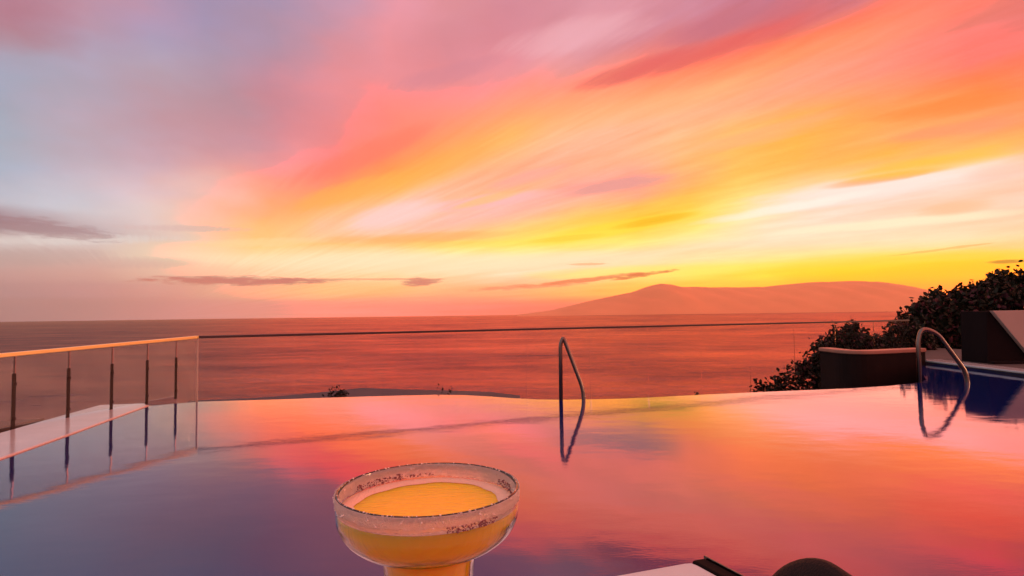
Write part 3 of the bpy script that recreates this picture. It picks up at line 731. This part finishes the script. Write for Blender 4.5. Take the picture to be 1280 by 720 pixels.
def shrub(outline, Y, z_base, label, n_clumps, leaf, depth=1.2, per=26, reddish=0.25, tips=12, cat="shrub", group=None, clump=0.14, name="shrub"):
    """outline: px,py of the top edge; the shrub fills down to z_base at distance Y."""
    xs = [p[0] for p in outline]; ys = [p[1] for p in outline]
    mid = on_y((xs[0] + xs[-1]) / 2, 450, Y)
    root = tag(empty(name, (mid.x, Y, z_base)), label, cat, group)
    base = np.array([mid.x, Y, z_base]); C1 = []; stems = bmesh.new()
    for k in range(n_clumps):
        px = rng.uniform(xs[0], xs[-1]); ty = np.interp(px, xs, ys)
        u = rng.uniform(0, 1) ** (1.6 if k % 3 else 0.8)
        dy = rng.uniform(-depth / 2, depth / 2)
        top = on_y(px, ty + 3 + abs(rng.normal(0, 2.5)), Y + dy)
        z = top.z - u * max(top.z - z_base, 0.05)
        C1.append((top.x, Y + dy, z))
    C1 = np.array(C1)
    cen = np.repeat(C1, per, axis=0) + rng.normal(0, clump, (len(C1) * per, 3)) * np.array([1, 1, .75])
    ztop = []
    sel = rng.random(len(cen)) < reddish
    leaf_mesh(cen[~sel] - base, leaf, M_leaf, "crown", root)
    if reddish > 0: leaf_mesh(cen[sel] - base, leaf, M_leaf2, "blossom", root)
    # main stems + sprigs that stand out of the outline
    for k in range(9):
        t = C1[rng.integers(len(C1))] - base
        b0 = np.array([rng.normal(0, .03), rng.normal(0, .03), 0]); m_ = (b0 + t) / 2 + rng.normal(0, .08, 3)
        tube(stems, [Vector(b0), Vector(m_), Vector(t)], [.035, .022, .01], 6)
    from_bm("stem", stems, M_stem, root)
    tipsP = []
    for k in range(tips):
        px = rng.uniform(xs[0], xs[-1]); ty = np.interp(px, xs, ys)
        a0 = on_y(px, ty + 8, Y); a1 = on_y(px + rng.normal(0, 5), ty - rng.uniform(1, 12), Y + rng.normal(0, .1))
        for t in np.linspace(0.3, 1, 7):
            p = a0.lerp(a1, t); 
            for _ in range(3): tipsP.append(np.array(p) - base + rng.normal(0, leaf * 1.3, 3))
    if tips:
        leaf_mesh(np.array(tipsP), leaf * 1.1, M_leaf, "sprig_leaves", root)
    return root
G = "dark shrubs at the right end of the pool"
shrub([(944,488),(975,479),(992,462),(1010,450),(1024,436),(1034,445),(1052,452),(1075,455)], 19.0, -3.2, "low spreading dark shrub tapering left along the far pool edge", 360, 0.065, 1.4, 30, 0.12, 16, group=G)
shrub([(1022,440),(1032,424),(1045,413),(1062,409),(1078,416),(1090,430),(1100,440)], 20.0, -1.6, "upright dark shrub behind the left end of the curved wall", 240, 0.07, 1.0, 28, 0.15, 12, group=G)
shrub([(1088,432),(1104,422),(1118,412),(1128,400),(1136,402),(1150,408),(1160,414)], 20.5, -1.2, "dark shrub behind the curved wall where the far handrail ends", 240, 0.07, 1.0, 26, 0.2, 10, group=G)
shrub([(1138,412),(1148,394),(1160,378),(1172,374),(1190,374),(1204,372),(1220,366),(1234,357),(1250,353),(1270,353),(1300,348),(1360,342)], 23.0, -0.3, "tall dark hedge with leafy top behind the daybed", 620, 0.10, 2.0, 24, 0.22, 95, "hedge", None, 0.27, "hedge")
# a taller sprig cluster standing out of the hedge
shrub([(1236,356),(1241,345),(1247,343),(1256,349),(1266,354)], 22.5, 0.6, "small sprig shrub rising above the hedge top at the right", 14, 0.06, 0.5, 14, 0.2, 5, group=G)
Gs = "tiny dark plants peeking over the far pool edge"
shrub([(413,486.5),(418,482.5),(424,483),(429,487)], 33.0, -3.4, "tiny round dark bush on the low headland", 14, 0.07, 0.5, 20, 0, 0, group=Gs)
shrub([(547,493),(553,488.5),(560,489),(566,492.5)], 11.6, -0.35, "tiny ragged plant at the pool edge left of the middle handrail", 9, 0.018, 0.2, 12, 0, 2, group=Gs, clump=0.025)
shrub([(868,492),(871,485.5),(877,486),(879,492)], 12.6, -0.6, "left one of two tiny dark tufts right of the middle handrail", 12, 0.02, 0.2, 16, 0, 0, group=Gs, clump=0.03)
shrub([(877.5,492),(880,486),(884,486.5),(887,491.5)], 12.6, -0.6, "right one of two tiny dark tufts right of the middle handrail", 12, 0.02, 0.2, 16, 0, 0, group=Gs, clump=0.03)

# ================================================================== margarita
GY = 0.350
gc = on_y(536, 608, GY)                    # centre of the rim
RIM = gc.z
TABLE_Z = RIM - 0.165
gx = Vector((gc.x, gc.y, RIM))
coupe = tag(empty("margarita_glass", (gc.x, gc.y, TABLE_Z)), "wide salt-rimmed margarita glass in the foreground", "cocktail glass")
H = RIM - TABLE_Z
R = 0.0536
outer = [(R, 0), (R + .0003, -.006), (R, -.013), (R - .0010, -.018), (R - .0045, -.0245), (R - .011, -.0300), (R - .019, -.0338), (0.0300, -.0362), (0.0278, -.0385), (0.0268, -.044), (0.0255, -.056), (0.022, -.070), (0.014, -.080), (0.006, -.086), (0.0048, -.094), (0.0045, -.145), (0.007, -.155), (0.022, -.161), (0.037, -.1635), (0.0372, -.165), (0, -.165)]
T = 0.0016
inner = [(0, -.0775), (0.012, -.076), (0.0198, -.068), (0.0234, -.056), (0.0250, -.044), (0.0262, -.0375), (0.0290, -.0345), (R - .0195, -.0320), (R - .0118, -.0285), (R - .0059, -.0235), (R - .0026, -.0175), (R - T, -.013), (R - T, -.006), (R - T + .0002, -.0008), (R - T * .5, .0006)]
def dense(pr, k=4):                        # Catmull-Rom through the profile
    out = []
    for i in range(len(pr) - 1):
        p0 = pr[max(i - 1, 0)]; p1 = pr[i]; p2 = pr[i + 1]; p3 = pr[min(i + 2, len(pr) - 1)]
        for j in range(k):
            t = j / k
            out.append(tuple(max(0.0, q) if n == 0 else q for n, q in enumerate(0.5 * ((2 * p1[a]) + (-p0[a] + p2[a]) * t + (2 * p0[a] - 5 * p1[a] + 4 * p2[a] - p3[a]) * t * t + (-p0[a] + 3 * p1[a] - 3 * p2[a] + p3[a]) * t ** 3) for a in (0, 1))))
    out.append(pr[-1]); return out
inner_d = dense(inner); outer_d = dense(outer[:-2]) + outer[-1:]
bm = bmesh.new(); lathe(bm, [(r, z + H) for r, z in inner_d] + [(r, z + H) for r, z in outer_d], 128)
bmesh.ops.remove_doubles(bm, verts=bm.verts, dist=1e-6)
from_bm("bowl", bm, M_glass, coupe, True)
# frosted salt band: uneven lower edge, inside and outside of the rim
M_salt = mat("salt_mat", (0.93, 0.84, 0.80), 0.55, ior=1.3, bump=0.3, bscale=900, Transmission_Weight=0.82)
M_chili = mat("chili_salt_mat", (0.20, 0.08, 0.10), 0.6, vary=0.5, vscale=300)
def salt_band(rr, zt, zb, jit, th, name, m):
    bm = bmesh.new(); n = 220; rings = []
    low = [zb + jit * (math.sin(k * .11 + 1) * .5 + math.sin(k * .37) * .3 + rng.normal(0, .35)) for k in range(n)]
    for (dr, f) in ((0, 0.0), (th, 0.03), (th * 1.1, .5), (th * .8, .92), (0, 1.0)):
        rings.append([])
        for k in range(n):
            a = k * 2 * math.pi / n; z = zt + (low[k] - zt) * f; r = rr + dr * (1 + rng.normal(0, .12))
            rings[-1].append(bm.verts.new((r * math.cos(a), r * math.sin(a), H + z)))
    for A, B in zip(rings, rings[1:]):
        for k in range(n): bm.faces.new((A[k], A[(k+1) % n], B[(k+1) % n], B[k]))
    for k in range(n): bm.faces.new((rings[-1][k], rings[-1][(k+1) % n], rings[0][(k+1) % n], rings[0][k]))
    return from_bm(name, bm, m, coupe, True)
salt_band(R + .0004, .0002, -.0062, .0007, .0004, "salt_rim", M_salt)
salt_band(R - T - .0002, -.0008, -.0085, .0007, -.0004, "salt_rim", M_salt)
def grains(arcs, name, m, size):
    bm = bmesh.new()
    for (a0, a1, n, rr, z0, z1) in arcs:
        for _ in range(n):
            a = R_(rng.uniform(a0, a1)); z = rng.uniform(z0, z1); r = rr + rng.normal(0, .0002); s = size * rng.uniform(.5, 1.4)
            bmesh.ops.create_icosphere(bm, subdivisions=1, radius=s, matrix=Matrix.Translation((r * math.cos(a), r * math.sin(a), H + z)) @ Matrix.Rotation(rng.uniform(0, 6), 4, 'X') @ Matrix.Diagonal((1, rng.uniform(.5, 1), rng.uniform(.6, 1.2), 1)))
    return from_bm(name, bm, m, coupe)
for arc in ((118, 160, 110, R - T - .0011, -.0085, -.0045), (95, 125, 40, R - T - .0011, -.0075, -.006), (15, 38, 60, R - T - .0011, -.009, -.004), (-72, -40, 120, R + .0007, -.0088, -.0058)):
    grains([arc], "chili_clump", M_chili, .0005)
grains([(0, 360, 160, R - T * .5, -.0002, .0006), (180, 360, 90, R + .0008, -.0062, 0.0), (0, 180, 90, R - T - .0008, -.008, -.001)], "salt_crust", mat("salt_grain_mat", (0.82, 0.72, 0.68), 0.4), .00042)
# drink
LV = -.0095
M_drink = mat("orange_drink_mat", (1.0, 0.56, 0.012), 0.08, ior=1.35, Subsurface_Weight=1.0, Subsurface_Scale=0.03)
M_drink.node_tree.nodes['Principled BSDF'].inputs['Subsurface Radius'].default_value = (1.0, 0.45, 0.06)
g = 0.00005
body = [(max(r - g, 0), z + g) for r, z in inner_d if z < LV]
top = [(R - T - g, LV), (R - T - .0012, LV - .0006), (R - .006, LV - .0009), (.03, LV - .001), (.01, LV - .001), (0, LV - .001)]
bm = bmesh.new(); lathe(bm, [(r, z + H) for r, z in body + top], 128)
bmesh.ops.remove_doubles(bm, verts=bm.verts, dist=1e-6)
drink = from_bm("cocktail_drink", bm, M_drink, None, True); drink.location = coupe.location
tag(drink, "cloudy orange cocktail filling the margarita glass", "drink")
t = M_drink.node_tree; b = t.nodes['Principled BSDF']; tcn = t.nodes.new('ShaderNodeTexCoord')
mp = t.nodes.new('ShaderNodeMapping'); mp.inputs['Scale'].default_value = (90, 420, 0); t.links.new(tcn.outputs['Object'], mp.inputs[0])
nn = t.nodes.new('ShaderNodeTexNoise'); nn.inputs['Scale'].default_value = 1.0; t.links.new(mp.outputs[0], nn.inputs['Vector'])
bp = t.nodes.new('ShaderNodeBump'); bp.inputs['Strength'].default_value = 0.8; bp.inputs['Distance'].default_value = 0.0012
t.links.new(nn.outputs[0], bp.inputs['Height']); t.links.new(bp.outputs[0], b.inputs['Normal'])
# foam ring on the drink
bm = bmesh.new(); n = 160; rings = []
for f in (0, .15, .5, .85, 1):
    ring = []
    for k in range(n):
        a = k * 2 * math.pi / n; w = .0088 + .0012 * math.sin(a * 3 + 1) + .0006 * math.sin(a * 11) + rng.normal(0, .0002)
        r = R - T - .0003 - w * f; z = LV - .0007 + .0016 * math.sin(math.pi * min(f * .9 + .1, 1)) ** .7
        ring.append(bm.verts.new((r * math.cos(a), r * math.sin(a), H + z)))
    rings.append(ring)
for A, B in zip(rings, rings[1:]):
    for k in range(n): bm.faces.new((A[k], A[(k+1) % n], B[(k+1) % n], B[k]))
foam = from_bm("drink_foam", bm, mat("foam_mat", (0.86, 0.60, 0.46), 0.6, bump=0.5, bscale=900), None, True); foam.location = coupe.location
tag(foam, "pinkish ring of foam floating round the edge of the drink", "foam")
# lime piece against the wall
bm = bmesh.new(); bmesh.ops.create_uvsphere(bm, u_segments=24, v_segments=16, radius=1.0)
for v in bm.verts: v.co = Vector((v.co.x * .0085, v.co.y * .006, v.co.z * .0050)) * (1 + .08 * math.sin(v.co.x * 9 + v.co.z * 7))
la = R_(-52); lr = R - .0105
lime = from_bm("lime_piece", bm, mat("lime_mat", (0.16, 0.13, 0.015), 0.4, vary=0.3, vscale=200), None, True)
lime.location = Vector(coupe.location) + Vector((lr * math.cos(la), lr * math.sin(la), H - .0165)); lime.rotation_euler = (0, 0.2, la + math.pi / 2)
tag(lime, "dark green piece of lime sunk in the drink at the right", "lime")

M_oak = mat("oak_top_mat", (0.34, 0.20, 0.10), 0.5, vary=0.05)
# small tall pedestal table that carries the glass, just below the frame
tb = tag(empty("bar_table", (gc.x, gc.y - 0.03, 0.10)), "small tall pedestal table under the margarita glass", "bar table")
th_ = TABLE_Z - 0.10
def lath_part(name, prof, m):
    bm = bmesh.new(); lathe(bm, prof, 64); return from_bm(name, bm, m, tb, False)
lath_part("table_top", [(0, th_ - .022), (.15, th_ - .022), (.155, th_ - .018), (.155, th_ - .004), (.151, th_ - .0004), (0, th_ - .0004)], M_oak)
lath_part("pedestal", [(0, .02), (.03, .02), (.028, th_ - .023), (0, th_ - .023)], M_steel)
lath_part("foot", [(0, 0), (.19, 0), (.19, .012), (.04, .0195), (0, .0195)], M_steel)

# ================================================================== lounger with white cushion
corner = on_z(871, 700, 0.47); u = Vector((-.945, -.325, 0)).normalized(); v = Vector((.42, -.90, 0)).normalized()
lr0 = tag(empty("sun_lounger", (corner.x, corner.y, 0.10)), "sun lounger with white cushion and dark glossy frame at the bottom edge", "sun lounger")
def para(name, a0, a1, b0, b1, z0, z1, m, bev):
    bm = bmesh.new(); P = [corner + u * a + v * b for a, b in ((a0, b0), (a1, b0), (a1, b1), (a0, b1))]
    prism(bm, [(p.x, p.y) for p in P][::-1], z0, z1)
    o = from_bm(name, bm, m, None, False, bev, 3); o.parent = lr0; o.matrix_parent_inverse = Matrix.Translation(-Vector((corner.x, corner.y, .10))); return o
para("cushion", 0.035, 1.8, 0.012, 0.62, 0.385, 0.47, M_cushion, 0.012)
para("frame", -0.03, 1.86, 0.0, 0.64, 0.30, 0.384, M_frame, 0.006)
para("side_rail", -0.036, 0.028, 0.002, 0.635, 0.386, 0.475, M_frame, 0.01)
para("rail_trim", -0.046, -0.037, -0.004, 0.64, 0.455, 0.482, M_steel, 0.002)
for a, b in ((0, .05), (1.75, .05), (0, .6), (1.75, .6)): para("leg", a, a + .05, b - .045, b, 0.101, 0.299, M_frame, .004)

bm = bmesh.new()
pc = [corner + u * a + v * b for a, b in ((.04, .017), (1.79, .017), (1.79, .61), (.04, .61))]
for p in pc: p.z = 0.466
ring = []
for i in range(4):
    a, b_, c_ = pc[i - 1], pc[i], pc[(i + 1) % 4]
    e1_, e2_ = b_ + (a - b_).normalized() * .03, b_ + (c_ - b_).normalized() * .03
    ring += [e1_, (e1_ + e2_) / 2 * .35 + b_ * .65, e2_]
tube(bm, ring, .0055, 8, closed=True)
from_bm("piping", bm, M_cushion, next(o for o in lr0.children if o.name.startswith("cushion")), True)
# wicker armchair, rounded arm
ac = on_z(996, 689, 0.60)
arm = tag(empty("wicker_armchair", (ac.x + .3, ac.y - .4, 0.10)), "dark wicker armchair with rounded sloping arm at the bottom edge", "armchair")
org = Vector(arm.location)
def armrest(off):
    A = Vector((ac.x, ac.y - .02, 0.60 - .218)) + off; B = A + Vector((.42, -.05, -.24))
    B = A + Vector((.50, .16, -.36))
    ax = (B - A).normalized(); bm = bmesh.new(); pts_ = []; rr = []
    for t, r in ((-.012, .01), (-.008, .13), (0.0, .185), (.012, .208), (.03, .22), (.2, .222), (.4, .22), (.6, .21)):
        pts_.append(A + ax * t); rr.append(r)
    tube(bm, [p - org for p in pts_], rr, 40)
    return from_bm("armrest", bm, M_wicker, arm, True)
armrest(Vector((0, 0, 0))); 
bm = bmesh.new(); box(bm, (0.15, -.25, .12), (.55, .5, .22)); from_bm("seat", bm, M_wicker, arm, False, .03, 3)
